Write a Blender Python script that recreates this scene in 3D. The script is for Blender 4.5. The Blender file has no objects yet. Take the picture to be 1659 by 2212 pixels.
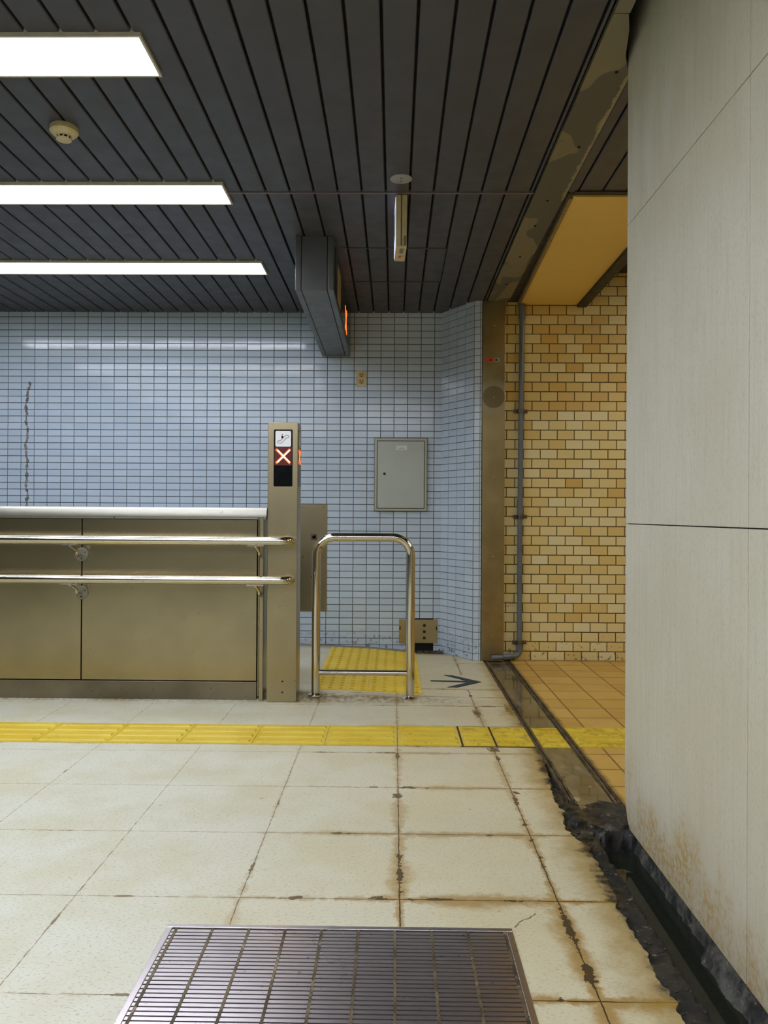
import bpy, bmesh, math, random
from mathutils import Vector, Matrix, noise as mn
random.seed(7)
C = bpy.context.scene.collection
PI = math.pi

# ------------------------------------------------------------------ camera, world, exposure
cam_d = bpy.data.cameras.new('camera'); cam = bpy.data.objects.new('camera', cam_d); C.objects.link(cam)
cam_d.sensor_fit = 'VERTICAL'; cam_d.sensor_height = 36.0; cam_d.lens = 1670 * 36.0 / 2212
cam_d.clip_start = 0.02
cam.matrix_world = (Matrix.Translation((0, 0, 0.952)) @ Matrix.Rotation(0.0129, 4, 'Z')
                    @ Matrix.Rotation(PI / 2 + 0.0037, 4, 'X') @ Matrix.Rotation(0.0062, 4, 'Z'))
bpy.context.scene.camera = cam
W = bpy.data.worlds.new('station_air'); bpy.context.scene.world = W; W.use_nodes = True
W.node_tree.nodes['Background'].inputs[0].default_value = (0.80, 0.86, 1.0, 1)
W.node_tree.nodes['Background'].inputs[1].default_value = 0.05
vs = bpy.context.scene.view_settings
vs.view_transform = 'Standard'; vs.look = 'None'; vs.gamma = 1.0; vs.use_curve_mapping = False
vs.exposure = 0.38
LAMP = 11.5          # emission of the strip lamp diffusers
LAMP_R = 11.5        # added, unseen lamps of the right-hand passage
CEIL = 2.36
WALL_Y = 5.39

# ------------------------------------------------------------------ helpers
def s2l(c):
    return tuple(((v / 255) / 12.92 if v / 255 <= 0.04045 else ((v / 255 + 0.055) / 1.055) ** 2.4) for v in c) + (1.0,)

class NT:
    """tiny node writer"""
    def __init__(s, name):
        s.mat = bpy.data.materials.new(name); s.mat.use_nodes = True
        s.t = s.mat.node_tree; s.b = s.t.nodes['Principled BSDF']
        s._pos = None
    def link(s, a, b): s.t.links.new(a, b)
    def put(s, sock, v):
        if isinstance(v, bpy.types.NodeSocket): s.link(v, sock)
        elif v is not None: sock.default_value = v
    def m(s, op, a, b=None, c=None, clamp=False):
        n = s.t.nodes.new('ShaderNodeMath'); n.operation = op; n.use_clamp = clamp
        s.put(n.inputs[0], a)
        if b is not None: s.put(n.inputs[1], b)
        if c is not None: s.put(n.inputs[2], c)
        return n.outputs[0]
    def mr(s, v, a, b, c=0.0, d=1.0, smooth=True):
        n = s.t.nodes.new('ShaderNodeMapRange'); n.clamp = True
        if smooth: n.interpolation_type = 'SMOOTHSTEP'
        for i, x in enumerate((v, a, b, c, d)): s.put(n.inputs[i], x)
        return n.outputs[0]
    def mix(s, f, a, b):
        n = s.t.nodes.new('ShaderNodeMix'); n.data_type = 'RGBA'
        s.put(n.inputs[0], f); s.put(n.inputs[6], a); s.put(n.inputs[7], b)
        return n.outputs[2]
    def pos(s):
        if s._pos is None: s._pos = s.t.nodes.new('ShaderNodeNewGeometry').outputs['Position']
        return s._pos
    def xyz(s):
        n = s.t.nodes.new('ShaderNodeSeparateXYZ'); s.link(s.pos(), n.inputs[0]); return n.outputs
    def scaled(s, sx, sy, sz, off=(0, 0, 0)):
        n = s.t.nodes.new('ShaderNodeMapping'); s.link(s.pos(), n.inputs[0])
        n.inputs[1].default_value = off; n.inputs[3].default_value = (sx, sy, sz); return n.outputs[0]
    def noise(s, scale, detail=3, vec=None, rough=0.55):
        n = s.t.nodes.new('ShaderNodeTexNoise'); s.link(vec if vec is not None else s.pos(), n.inputs['Vector'])
        n.inputs['Scale'].default_value = scale; n.inputs['Detail'].default_value = detail
        n.inputs['Roughness'].default_value = rough
        return n.outputs[0]
    def attr(s, name):
        n = s.t.nodes.new('ShaderNodeAttribute'); n.attribute_name = name; return n.outputs['Fac']
    def bump(s, h, strength=0.3, dist=0.002):
        n = s.t.nodes.new('ShaderNodeBump'); n.inputs['Strength'].default_value = strength
        n.inputs['Distance'].default_value = dist; s.link(h, n.inputs['Height']); s.link(n.outputs[0], s.b.inputs['Normal'])
    def out(s, col=None, rough=None, metal=None, spec=None):
        if col is not None: s.put(s.b.inputs['Base Color'], col)
        if rough is not None: s.put(s.b.inputs['Roughness'], rough)
        if metal is not None: s.put(s.b.inputs['Metallic'], metal)
        if spec is not None: s.put(s.b.inputs['Specular IOR Level'], spec)
        return s.mat

def simple(name, rgb, rough=0.5, metal=0.0, var=0.12, scale=12, spec=0.5):
    n = NT(name); a = s2l(rgb); b = tuple(v * (1 - var) for v in a[:3]) + (1,)
    c = n.mix(n.mr(n.noise(scale, 4), 0.35, 0.65), a, b)
    r = n.mr(n.noise(scale * 2.3, 2), 0.3, 0.7, max(0.02, rough - 0.05), rough + 0.05)
    return n.out(c, r, metal, spec)

def steel(name, rgb, rough, axis='z', grime=0.25, streak=1.0):
    n = NT(name)
    k = {'z': (60, 60, 0.7), 'x': (0.7, 60, 60)}[axis]
    st = n.noise(6, 3, n.scaled(*k)); big = n.noise(1.7, 4); sp = n.noise(60, 2)
    a = s2l(rgb); b = tuple(v * (1 - grime) for v in a[:3]) + (1,)
    c = n.mix(n.mr(big, 0.35, 0.7), a, b)
    c = n.mix(n.m('MULTIPLY', n.mr(sp, 0.68, 0.74), 0.35), c, s2l((60, 50, 35)))
    r = n.mr(big, 0.3, 0.75, rough, rough + 0.02)
    return n.out(c, r, 1.0)

def emis(name, rgb, strength, base=(0.8, 0.8, 0.8, 1)):
    n = NT(name); c = s2l(rgb)
    n.out(base, 0.4)
    n.b.inputs['Emission Color'].default_value = c; n.b.inputs['Emission Strength'].default_value = strength
    return n.mat

class MB:
    def __init__(s): s.v = []; s.f = []; s.mi = []; s.tint = []; s.cm = 0; s.ct = 0.5
    def add(s, vs_, fs):
        o = len(s.v); s.v += [tuple(v) for v in vs_]
        for f in fs: s.f.append(tuple(o + i for i in f)); s.mi.append(s.cm); s.tint.append(s.ct)
    def box(s, x0, x1, y0, y1, z0, z1):
        s.add([(x0, y0, z0), (x1, y0, z0), (x1, y1, z0), (x0, y1, z0), (x0, y0, z1), (x1, y0, z1), (x1, y1, z1), (x0, y1, z1)],
              [(0, 3, 2, 1), (4, 5, 6, 7), (0, 1, 5, 4), (1, 2, 6, 5), (2, 3, 7, 6), (3, 0, 4, 7)])
    def prism(s, pts, axis, a0, a1):
        """2-D outline extruded along axis; x: pts are (y,z), y: (x,z), z: (x,y)"""
        def P(p, a): return {'x': (a, p[0], p[1]), 'y': (p[0], a, p[1]), 'z': (p[0], p[1], a)}[axis]
        n = len(pts); vs_ = [P(p, a0) for p in pts] + [P(p, a1) for p in pts]
        fs = [tuple(range(n)), tuple(range(2 * n - 1, n - 1, -1))] + [(i, n + i, n + (i + 1) % n, (i + 1) % n) for i in range(n)]
        s.add(vs_, fs)
    def tube(s, path, r, seg=20, caps=True):
        path = [Vector(p) for p in path]; rings = []
        d0 = (path[1] - path[0]).normalized(); up = Vector((0, 0, 1)) if abs(d0.z) < 0.9 else Vector((1, 0, 0))
        a = d0.cross(up).normalized()
        rs = r if isinstance(r, (list, tuple)) else [r] * len(path)
        for i, p in enumerate(path):
            if i == 0: d = path[1] - path[0]
            elif i == len(path) - 1: d = path[-1] - path[-2]
            else: d = (path[i + 1] - p).normalized() + (p - path[i - 1]).normalized()
            d.normalize(); a = (a - d * a.dot(d)).normalized(); b = d.cross(a)
            rings.append([p + (a * math.cos(t) + b * math.sin(t)) * rs[i] for t in [2 * PI * k / seg for k in range(seg)]])
        vs_ = [v for rg in rings for v in rg]; fs = []
        for i in range(len(path) - 1):
            for k in range(seg):
                k2 = (k + 1) % seg; fs.append((i * seg + k, i * seg + k2, (i + 1) * seg + k2, (i + 1) * seg + k))
        if caps: fs.append(tuple(range(seg - 1, -1, -1))); fs.append(tuple((len(path) - 1) * seg + k for k in range(seg)))
        s.add(vs_, fs)
    def lathe(s, prof, c, axis='z', seg=32):
        """prof: (radius, height) along axis from centre c"""
        c = Vector(c); vs_ = []; n = len(prof)
        for r, h in prof:
            for k in range(seg):
                t = 2 * PI * k / seg; x, y = r * math.cos(t), r * math.sin(t)
                v = {'z': (x, y, h), 'y': (x, h, y), 'x': (h, x, y)}[axis]; vs_.append(c + Vector(v))
        fs = []
        for i in range(n - 1):
            for k in range(seg):
                k2 = (k + 1) % seg; fs.append((i * seg + k, i * seg + k2, (i + 1) * seg + k2, (i + 1) * seg + k))
        fs.append(tuple(range(seg))); fs.append(tuple((n - 1) * seg + k for k in range(seg)))
        s.add(vs_, fs)
    def build(s, name, mats, parent=None, bevel=0, smooth=False, segs=2):
        me = bpy.data.meshes.new(name); me.from_pydata(s.v, [], s.f)
        if not isinstance(mats, (list, tuple)): mats = [mats]
        for m in mats: me.materials.append(m)
        me.polygons.foreach_set('material_index', s.mi)
        at = me.attributes.new('tint', 'FLOAT', 'FACE'); at.data.foreach_set('value', s.tint)
        bm = bmesh.new(); bm.from_mesh(me); bmesh.ops.recalc_face_normals(bm, faces=bm.faces); bm.to_mesh(me); bm.free()
        o = bpy.data.objects.new(name, me); C.objects.link(o)
        if parent is not None:
            o.parent = parent; o.matrix_parent_inverse = Matrix.Translation(-parent.location)
        if bevel:
            b = o.modifiers.new('bevel', 'BEVEL'); b.width = bevel; b.segments = segs; b.limit_method = 'ANGLE'; b.angle_limit = math.radians(40)
        if smooth or bevel:
            for p in me.polygons: p.use_smooth = True
            if smooth:
                w = o.modifiers.new('split', 'EDGE_SPLIT'); w.split_angle = math.radians(40)
            else:
                w = o.modifiers.new('normals', 'WEIGHTED_NORMAL'); w.keep_sharp = True
        return o

def tag(o, label, cat, group=None, kind=None):
    o['label'] = label; o['category'] = cat
    if group: o['group'] = group
    if kind: o['kind'] = kind
    return o
def thing(name, loc, label, cat, group=None):
    o = bpy.data.objects.new(name, None); C.objects.link(o); o.location = loc; o.empty_display_size = 0.1
    return tag(o, label, cat, group)
def struct(o, label=None):
    o['kind'] = 'structure'
    if label: o['label'] = label
    return o
def arc(c, r, a0, a1, n, plane='xz'):
    out = []
    for i in range(n + 1):
        t = math.radians(a0 + (a1 - a0) * i / n); u, v = r * math.cos(t), r * math.sin(t)
        out.append({'xz': (c[0] + u, c[1], c[2] + v), 'xy': (c[0] + u, c[1] + v, c[2]), 'yz': (c[0], c[1] + u, c[2] + v)}[plane])
    return out
def hround(x0, x1, z0, z1, r, n=5):
    p = []
    for cx, cz, a in ((x1 - r, z1 - r, 0), (x0 + r, z1 - r, 90), (x0 + r, z0 + r, 180), (x1 - r, z0 + r, 270)):
        for i in range(n + 1):
            t = math.radians(a + 90 * i / n); p.append((cx + r * math.cos(t), cz + r * math.sin(t)))
    return p

# ------------------------------------------------------------------ materials
M = {}
M['plank'] = simple('ceiling_plank_paint', (69, 68, 71), 0.45, 0, 0.10, 5)
M['dark_gap'] = simple('dark_gap', (10, 11, 13), 0.9)
M['black'] = simple('black_plastic', (5, 6, 9), 0.12, 0, 0)
M['rubber'] = simple('black_rubber', (18, 17, 15), 0.7)
M['grout_blue'] = simple('grey_grout', (92, 96, 100), 0.9, 0, 0.3, 8)
M['grout_brick'] = simple('brown_grout', (112, 92, 52), 0.9, 0, 0.3, 8)
M['grey_box'] = simple('grey_sign_paint', (92, 95, 94), 0.35, 0.3, 0.08, 6)
M['cabinet'] = simple('pale_green_grey_enamel', (178, 186, 176), 0.35, 0, 0.05, 4)
M['cabinet_frame'] = simple('cream_grey_enamel', (176, 178, 158), 0.35, 0, 0.06, 6)
M['cream'] = simple('cream_soffit_paint', (222, 188, 98), 0.6, 0, 0.06, 2)
M['ivory'] = simple('aged_ivory_plastic', (198, 184, 138), 0.45, 0, 0.15, 20)
M['frame_white'] = simple('lamp_rim_paint', (196, 190, 168), 0.4)
M['pipe'] = simple('blue_grey_pvc', (98, 106, 112), 0.35, 0, 0.18, 9)
M['ceil_dark'] = simple('dark_soffit_paint', (44, 38, 28), 0.6)
M['white_plate'] = simple('white_plate', (215, 215, 212), 0.3)
M['red'] = simple('orange_red_sticker', (205, 60, 25), 0.4)
M['grey_sticker'] = simple('grey_sticker', (150, 150, 140), 0.4)
M['arrow'] = simple('dark_teal_floor_sticker', (38, 48, 50), 0.5)
M['green'] = simple('exit_green', (20, 130, 100), 0.3)
M['paper'] = simple('label_print', (120, 118, 105), 0.6)
M['orange'] = simple('label_orange', (205, 95, 25), 0.5)
M['ink'] = simple('faded_ink', (120, 98, 50), 0.7)
M['steel_panel'] = steel('brushed_steel_panel', (174, 162, 128), 0.25, 'x', 0.22, 0.12)
M['steel_post'] = steel('brushed_steel_post', (178, 165, 130), 0.31, 'z', 0.18, 0.3)
M['steel_polish'] = steel('polished_tube_steel', (205, 198, 180), 0.09, 'x', 0.08, 0.0)
M['steel_grate'] = steel('worn_grate_steel', (245, 236, 236), 0.27, 'x', 0.12, 0.5)
M['steel_cope'] = steel('coping_steel', (176, 174, 160), 0.36, 'x', 0.10, 0.3)
M['steel_kick'] = steel('scuffed_kick_steel', (150, 140, 118), 0.42, 'x', 0.45)
M['lamp'] = emis('lamp_diffuser', (238, 241, 255), LAMP)
M['lamp_r'] = emis('added_passage_diffuser', (255, 243, 222), LAMP_R)
M['x_light'] = emis('lit_cross', (255, 96, 30), 2.2, (.2, .03, .01, 1))
M['x_core'] = emis('lit_cross_core', (255, 232, 222), 1.5, (.2, .03, .01, 1))
M['x_glow'] = emis('cross_backing', (120, 18, 4), 0.30, (.01, .002, .001, 1))
M['picto_white'] = emis('backlit_pictogram', (225, 225, 232), 0.45, (.35, .35, .36, 1))
M['exit_face'] = emis('exit_sign_face', (215, 215, 255), 0.6)

def tile_mat(name, cols, rough, crack=False, spec=0.5):
    n = NT(name); t = n.attr('tint')
    r = n.t.nodes.new('ShaderNodeValToRGB'); n.link(t, r.inputs[0]); e = r.color_ramp.elements
    e[0].position = 0; e[0].color = s2l(cols[0]); e[1].position = 1; e[1].color = s2l(cols[-1])
    for i, c in enumerate(cols[1:-1]): q = e.new((i + 1) / (len(cols) - 1)); q.color = s2l(c)
    col = r.outputs[0]
    x, y, z = n.xyz()
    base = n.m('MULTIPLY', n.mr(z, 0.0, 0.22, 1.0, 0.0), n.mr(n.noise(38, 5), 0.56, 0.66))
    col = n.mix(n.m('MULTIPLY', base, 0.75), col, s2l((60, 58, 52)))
    sp = n.mr(n.noise(9, 6, None, 0.7), 0.70, 0.78)
    col = n.mix(n.m('MULTIPLY', sp, 0.25), col, s2l((110, 104, 90)))
    if crack:
        wob = n.m('MULTIPLY', n.m('SUBTRACT', n.noise(4.5, 4, n.scaled(0, 0, 1)), 0.5), 0.13)
        d = n.m('ABSOLUTE', n.m('SUBTRACT', n.m('SUBTRACT', x, -2.575), wob))
        wd = n.m('MULTIPLY', n.mr(n.noise(30, 3, n.scaled(0, 0, 1)), 0.35, 0.7, 0.003, 0.015), 1.0)
        mk = n.m('MULTIPLY', n.m('LESS_THAN', d, wd), n.m('MULTIPLY', n.m('GREATER_THAN', z, 0.9), n.m('LESS_THAN', z, 1.87)))
        cc = n.mix(n.mr(n.noise(45, 3), 0.45, 0.6), s2l((70, 60, 50)), s2l((140, 130, 110)))
        col = n.mix(n.m('MULTIPLY', mk, 0.85), col, cc)
    n.bump(n.noise(14, 2), 0.05, 0.004)
    return n.out(col, rough, 0, spec)
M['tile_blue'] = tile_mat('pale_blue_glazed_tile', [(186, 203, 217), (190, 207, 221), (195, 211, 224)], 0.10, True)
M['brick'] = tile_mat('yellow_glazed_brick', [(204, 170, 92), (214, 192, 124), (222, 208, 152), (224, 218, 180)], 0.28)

# ------------------------------------------------------------------ floor material (joints, wear, dirt)
XJ = [-2.44, -2.03, -1.62, -1.205, -0.787, -0.376, 0.0197, 0.411]
YJ = [0.35, 0.74, 1.132, 1.525, 1.918, 2.311, 2.704, 3.097, 3.186, 3.491, 3.868]
def floor_mat():
    n = NT('pale_terrazzo_tile'); x, y, z = n.xyz()
    wob = n.m('MULTIPLY', n.m('SUBTRACT', n.noise(22, 4), 0.5), 0.006)
    xw = n.m('ADD', x, wob); yw = n.m('ADD', y, wob)
    def near(v, lst):
        d = None
        for j in lst:
            a = n.m('ABSOLUTE', n.m('SUBTRACT', v, j)); d = a if d is None else n.m('MINIMUM', d, a)
        return d
    dx1 = near(xw, XJ); dy1 = near(yw, YJ)
    # landing behind the curb: own joint layout; the arrow tile covers one joint
    dx2 = n.m('ADD', near(xw, [-0.376, 0.0197, 0.409]), n.m('MULTIPLY', n.m('MULTIPLY', n.m('GREATER_THAN', y, 4.228), n.m('LESS_THAN', y, 4.62)), 1.0))
    dy2 = near(yw, [3.868, 4.05, 4.228, 4.98])
    dy2 = n.m('ADD', dy2, n.m('MULTIPLY', n.m('MULTIPLY', n.m('GREATER_THAN', y, 4.9), n.m('LESS_THAN', x, 0.409)), 1.0))
    land = n.m('GREATER_THAN', y, 3.87)
    def sel(a, b): return n.m('ADD', n.m('MULTIPLY', a, n.m('SUBTRACT', 1.0, land)), n.m('MULTIPLY', b, land))
    dx = sel(dx1, dx2); dy = sel(dy1, dy2); d = n.m('MINIMUM', dx, dy)
    reg = n.mr(x, -0.75, 0.25, 0.12, 1.0)                      # the leak by the joint: dirtier to the right
    regy = n.mr(y, 1.6, 3.0, 1.0, 0.55)
    reg = n.m('MULTIPLY', reg, regy)
    big = n.noise(3.1, 5, None, 0.6); fine = n.noise(34, 5, None, 0.65)
    # base colour, speckles
    base = n.mix(n.mr(big, 0.35, 0.68), s2l((210, 212, 194)), s2l((202, 200, 172)))
    base = n.mix(n.m('MULTIPLY', n.mr(x, -0.9, 0.5), 0.55), base, s2l((206, 190, 140)))
    spk = n.noise(105, 3, n.scaled(1, 2.0, 1)); base = n.mix(n.m('MULTIPLY', n.mr(spk, 0.56, 0.65), 0.5), base, s2l((158, 148, 118)))
    # halo of brown dirt along joints
    hw = n.m('MULTIPLY', n.mr(big, 0.35, 0.7, 0.012, 0.075), reg)
    halo = n.m('SUBTRACT', 1.0, n.mr(n.m('ADD', d, n.m('MULTIPLY', n.m('SUBTRACT', fine, 0.5), 0.05)), n.m('MULTIPLY', hw, 0.15), hw))
    halo = n.m('MULTIPLY', halo, n.m('MULTIPLY', reg, 0.85))
    col = n.mix(halo, base, s2l((158, 122, 50)))
    # joint line with swollen black patches
    lw = n.m('ADD', n.mr(reg, 0, 1, 0.0009, 0.0017), n.m('MULTIPLY', n.mr(n.noise(8, 5, None, 0.65), 0.55, 0.68, 0, 0.016), n.m('ADD', reg, 0.12)))
    line = n.m('LESS_THAN', n.m('ADD', d, n.m('MULTIPLY', n.m('SUBTRACT', fine, 0.5), 0.004)), lw)
    for sx, sy, rx, ry in ((.017, 2.623, .022, .03), (.021, 2.05, .010, .075), (.405, 3.73, .022, .085), (.425, 2.665, .014, .02), (.412, 3.15, .03, .035), (.12, 1.920, .045, .008), (.41, 1.80, .012, .10), (.30, 1.918, .03, .006), (.48, 3.86, .05, .010), (.57, 3.80, .022, .14), (.575, 2.95, .02, .16)):
        q = n.m('SQRT', n.m('ADD', n.m('POWER', n.m('DIVIDE', n.m('SUBTRACT', x, sx), rx), 2.0), n.m('POWER', n.m('DIVIDE', n.m('SUBTRACT', y, sy), ry), 2.0)))
        line = n.m('MAXIMUM', line, n.m('LESS_THAN', n.m('ADD', q, n.m('MULTIPLY', n.m('SUBTRACT', n.noise(60, 4, None, 0.7), 0.5), 3.2)), 0.75))
    lc = n.mix(reg, s2l((126, 104, 66)), s2l((52, 40, 24)))
    col = n.mix(n.m('MULTIPLY', line, 0.9), col, lc)
    # wet, blackened band beside the drainage joint
    e = n.m('ADD', x, n.m('MULTIPLY', n.m('SUBTRACT', n.noise(8, 6, None, 0.7), 0.5), 0.20))
    yn = n.mr(y, 2.2, 4.6, 0.0, 0.075)
    e = n.m('SUBTRACT', e, yn)
    col = n.mix(n.m('MULTIPLY', n.mr(e, 0.44, 0.545), 0.72), col, s2l((152, 122, 44)))
    col = n.mix(n.mr(e, 0.535, 0.575), col, s2l((48, 38, 26)))
    # dirt along the curb and the parapet foot
    cb = n.m('MULTIPLY', n.mr(n.m('ABSOLUTE', n.m('SUBTRACT', y, 3.965)), 0.02, 0.10, 1.0, 0.0), n.mr(n.m('ADD', fine, n.m('MULTIPLY', big, 0.5)), 0.55, 0.95))
    cb = n.m('MULTIPLY', cb, n.mr(x, 0.2, 0.5, 1, 0.2))
    col = n.mix(n.m('MULTIPLY', cb, 0.85), col, s2l((112, 88, 48)))
    wb = n.mr(n.m('ADD', y, n.m('MULTIPLY', fine, 0.10)), 5.25, 5.42)
    col = n.mix(n.m('MULTIPLY', wb, 0.8), col, s2l((98, 84, 56)))
    # hairline crack running from the grating corner
    ca = n.m('ABSOLUTE', n.m('SUBTRACT', n.m('SUBTRACT', n.m('MULTIPLY', n.m('SUBTRACT', x, 0.283), 1.15), n.m('SUBTRACT', y, 1.79)), n.m('MULTIPLY', n.m('SUBTRACT', n.noise(14, 4), .5), .05)))
    ck = n.m('MULTIPLY', n.m('LESS_THAN', ca, 0.0025), n.m('MULTIPLY', n.m('GREATER_THAN', x, 0.285), n.m('LESS_THAN', x, 0.345)))
    ck = n.m('MULTIPLY', ck, n.m('MULTIPLY', n.m('GREATER_THAN', y, 1.78), n.m('LESS_THAN', y, 1.875)))
    col = n.mix(n.m('MULTIPLY', ck, 0.85), col, s2l((80, 60, 30)))
    # rust specks
    col = n.mix(n.m('MULTIPLY', n.mr(n.noise(26, 3), 0.73, 0.76), 0.6), col, s2l((130, 84, 30)))
    n.bump(n.m('ADD', n.m('MULTIPLY', line, -1.0), n.m('MULTIPLY', spk, 0.15)), 0.4, 0.002)
    return n.out(col, n.mr(big, 0.3, 0.7, 0.38, 0.55), 0, 0.4)
M['floor'] = floor_mat()

def ochre_mat():
    n = NT('ochre_floor_tile'); x, y, z = n.xyz()
    def grid(v, off, p):
        a = n.m('DIVIDE', n.m('SUBTRACT', v, off), p); f = n.m('FRACT', n.m('ADD', a, 100.0))
        return n.m('MULTIPLY', n.m('MINIMUM', f, n.m('SUBTRACT', 1.0, f)), p)
    wob = n.m('MULTIPLY', n.m('SUBTRACT', n.noise(20, 4), 0.5), 0.005)
    d = n.m('MINIMUM', grid(n.m('ADD', x, wob), 0.862, 0.183), grid(n.m('ADD', y, wob), 4.77, 0.185))
    dj = n.m('LESS_THAN', d, 0.0028)
    fx = n.m('FLOOR', n.m('DIVIDE', n.m('SUBTRACT', x, 0.862), 0.183)); fy = n.m('FLOOR', n.m('DIVIDE', n.m('SUBTRACT', y, 4.77), 0.185))
    rnd = n.m('FRACT', n.m('MULTIPLY', n.m('SINE', n.m('ADD', n.m('MULTIPLY', fx, 12.98), n.m('MULTIPLY', fy, 78.2))), 437.5))
    base = n.mix(rnd, s2l((192, 154, 74)), s2l((204, 170, 92)))
    base = n.mix(n.m('MULTIPLY', n.mr(n.noise(5, 5), 0.45, 0.7), 0.35), base, s2l((170, 128, 60)))
    halo = n.m('MULTIPLY', n.mr(n.m('ADD', d, n.m('MULTIPLY', n.noise(30, 4), 0.01)), 0.004, 0.016, 1.0, 0.0), 0.45)
    col = n.mix(halo, base, s2l((150, 104, 36)))
    col = n.mix(n.m('MULTIPLY', dj, 0.85), col, s2l((92, 66, 30)))
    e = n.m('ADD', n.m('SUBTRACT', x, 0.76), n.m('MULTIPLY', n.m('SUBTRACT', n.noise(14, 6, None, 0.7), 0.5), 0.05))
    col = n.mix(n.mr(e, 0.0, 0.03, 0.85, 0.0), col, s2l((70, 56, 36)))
    wb = n.mr(n.m('ADD', y, n.m('MULTIPLY', n.noise(20, 4), 0.05)), 5.06, 5.14)
    col = n.mix(n.m('MULTIPLY', wb, 0.6), col, s2l((90, 66, 34)))
    n.bump(n.m('MULTIPLY', dj, -1.0), 0.4, 0.002)
    return n.out(col, 0.42, 0, 0.4)
M['ochre'] = ochre_mat()

def column_mat():
    n = NT('beige_wall_panel'); x, y, z = n.xyz()
    v = n.noise(5, 5, n.scaled(1, 14, 0.9)); g = n.noise(120, 2, n.scaled(1, 2, 0.8)); b = n.noise(1.3, 4)
    col = n.mix(n.mr(b, 0.35, 0.65), s2l((206, 204, 184)), s2l((199, 194, 170)))
    col = n.mix(n.m('MULTIPLY', n.mr(v, 0.45, 0.7), 0.25), col, s2l((186, 174, 146)))
    col = n.mix(n.m('MULTIPLY', n.mr(g, 0.56, 0.68), 0.28), col, s2l((158, 148, 124)))
    up = n.mr(z, 1.5, 2.3)
    col = n.mix(n.m('MULTIPLY', n.m('MULTIPLY', up, n.mr(n.noise(3, 4, n.scaled(1, 3, 0.8)), 0.35, 0.7)), 0.35), col, s2l((176, 158, 118)))
    lo = n.m('ADD', z, n.m('MULTIPLY', n.m('SUBTRACT', n.noise(6, 4, n.scaled(1, 1.6, 0.8)), 0.5), 0.55))
    m1 = n.mr(lo, 0.02, 0.20, 1.0, 0.0)
    sp = n.mr(n.noise(70, 4), 0.42, 0.62)
    col = n.mix(n.m('MULTIPLY', m1, n.m('ADD', n.m('MULTIPLY', sp, 0.5), 0.28)), col, s2l((176, 146, 74)))
    n.bump(n.m('ADD', g, n.m('MULTIPLY', v, 0.5)), 0.15, 0.002)
    return n.out(col, 0.5, 0, 0.35)
M['column'] = column_mat()

def mud_metal():
    n = NT('corroded_joint_rail'); a = n.noise(40, 5, n.scaled(1, .35, 1), 0.7); y = n.xyz()[1]
    c = n.mix(n.mr(a, .4, .6), s2l((70, 60, 42)), s2l((118, 104, 76)))
    c = n.mix(n.m('MULTIPLY', n.mr(n.noise(22, 6, None, .75), .55, .64), n.mr(y, 2.4, 3.6, .9, .25)), c, s2l((158, 146, 120)))
    return n.out(c, .5, .35)
def strip_mat():
    n = NT('peeling_ceiling_joint_paint'); x, y, z = n.xyz()
    a = n.noise(3.2, 1, n.scaled(2.4, 1, 1), 0.3)
    col = n.mix(n.mr(a, 0.53, 0.545), s2l((84, 83, 74)), s2l((120, 112, 86)))
    e = n.m('ADD', x, n.m('MULTIPLY', n.m('SUBTRACT', n.noise(22, 5, None, 0.7), 0.5), 0.045))
    col = n.mix(n.m('MULTIPLY', n.m('MULTIPLY', n.m('GREATER_THAN', e, 0.733), n.m('LESS_THAN', y, 3.45)), 0.8), col, s2l((150, 138, 104)))
    col = n.mix(n.m('MULTIPLY', n.mr(n.noise(30, 4), 0.6, 0.75), 0.4), col, s2l((50, 46, 36)))
    return n.out(col, 0.55)
M['strip'] = strip_mat()
M['disc_metal'] = simple('dull_disc_metal', (142, 138, 122), 0.45, 0.4, .1, 20)
M['joint_metal'] = mud_metal()
M['far_wall'] = simple('far_wall_paint', (96, 96, 92), 0.6)

def mud(name, c1, c2, rough, rlo=None):
    n = NT(name); a = n.noise(16, 6, None, 0.7); b = n.noise(60, 4)
    col = n.mix(n.mr(a, 0.4, 0.62), s2l(c1), s2l(c2))
    col = n.mix(n.m('MULTIPLY', n.mr(b, 0.62, 0.7), 0.5), col, s2l((150, 140, 120)))
    n.bump(a, 0.6, 0.01)
    return n.out(col, n.mr(n.noise(6, 4), 0.4, 0.6, rlo if rlo is not None else rough, rough), 0, 0.5)
M['mortar'] = mud('wet_dirty_mortar', (22, 22, 21), (44, 41, 35), 0.7, 0.22)
M['rock'] = mud('rough_footing_concrete', (30, 30, 28), (92, 90, 78), 0.8)
def slab_mat():
    n = NT('wet_joint_slab'); x, y, z = n.xyz(); a = n.noise(5, 5, n.scaled(3, 1, 1))
    col = n.mix(n.mr(a, 0.4, 0.65), s2l((92, 80, 50)), s2l((120, 106, 74)))
    col = n.mix(n.m('MULTIPLY', n.mr(n.noise(9, 5, n.scaled(1, 1, 1, (3, 1, 0))), 0.57, 0.66), n.mr(y, 2.2, 3.1, 1.0, 0.1)), col, s2l((176, 166, 140)))
    col = n.mix(n.mr(n.noise(11, 6, n.scaled(1, 1, 1, (7, 2, 0)), 0.7), 0.56, 0.66), col, s2l((44, 38, 28)))
    return n.out(col, n.mr(a, 0.4, 0.7, 0.05, 0.22), 0, 0.8)
M['slab'] = slab_mat()
def water_mat():
    n = NT('standing_water'); n.bump(n.noise(3, 2), 0.05, 0.003)
    n.b.inputs['Transmission Weight'].default_value = 0.35; n.b.inputs['IOR'].default_value = 1.33
    return n.out(s2l((46, 50, 40)), 0.03, 0, 0.8)
M['water'] = water_mat()
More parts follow.
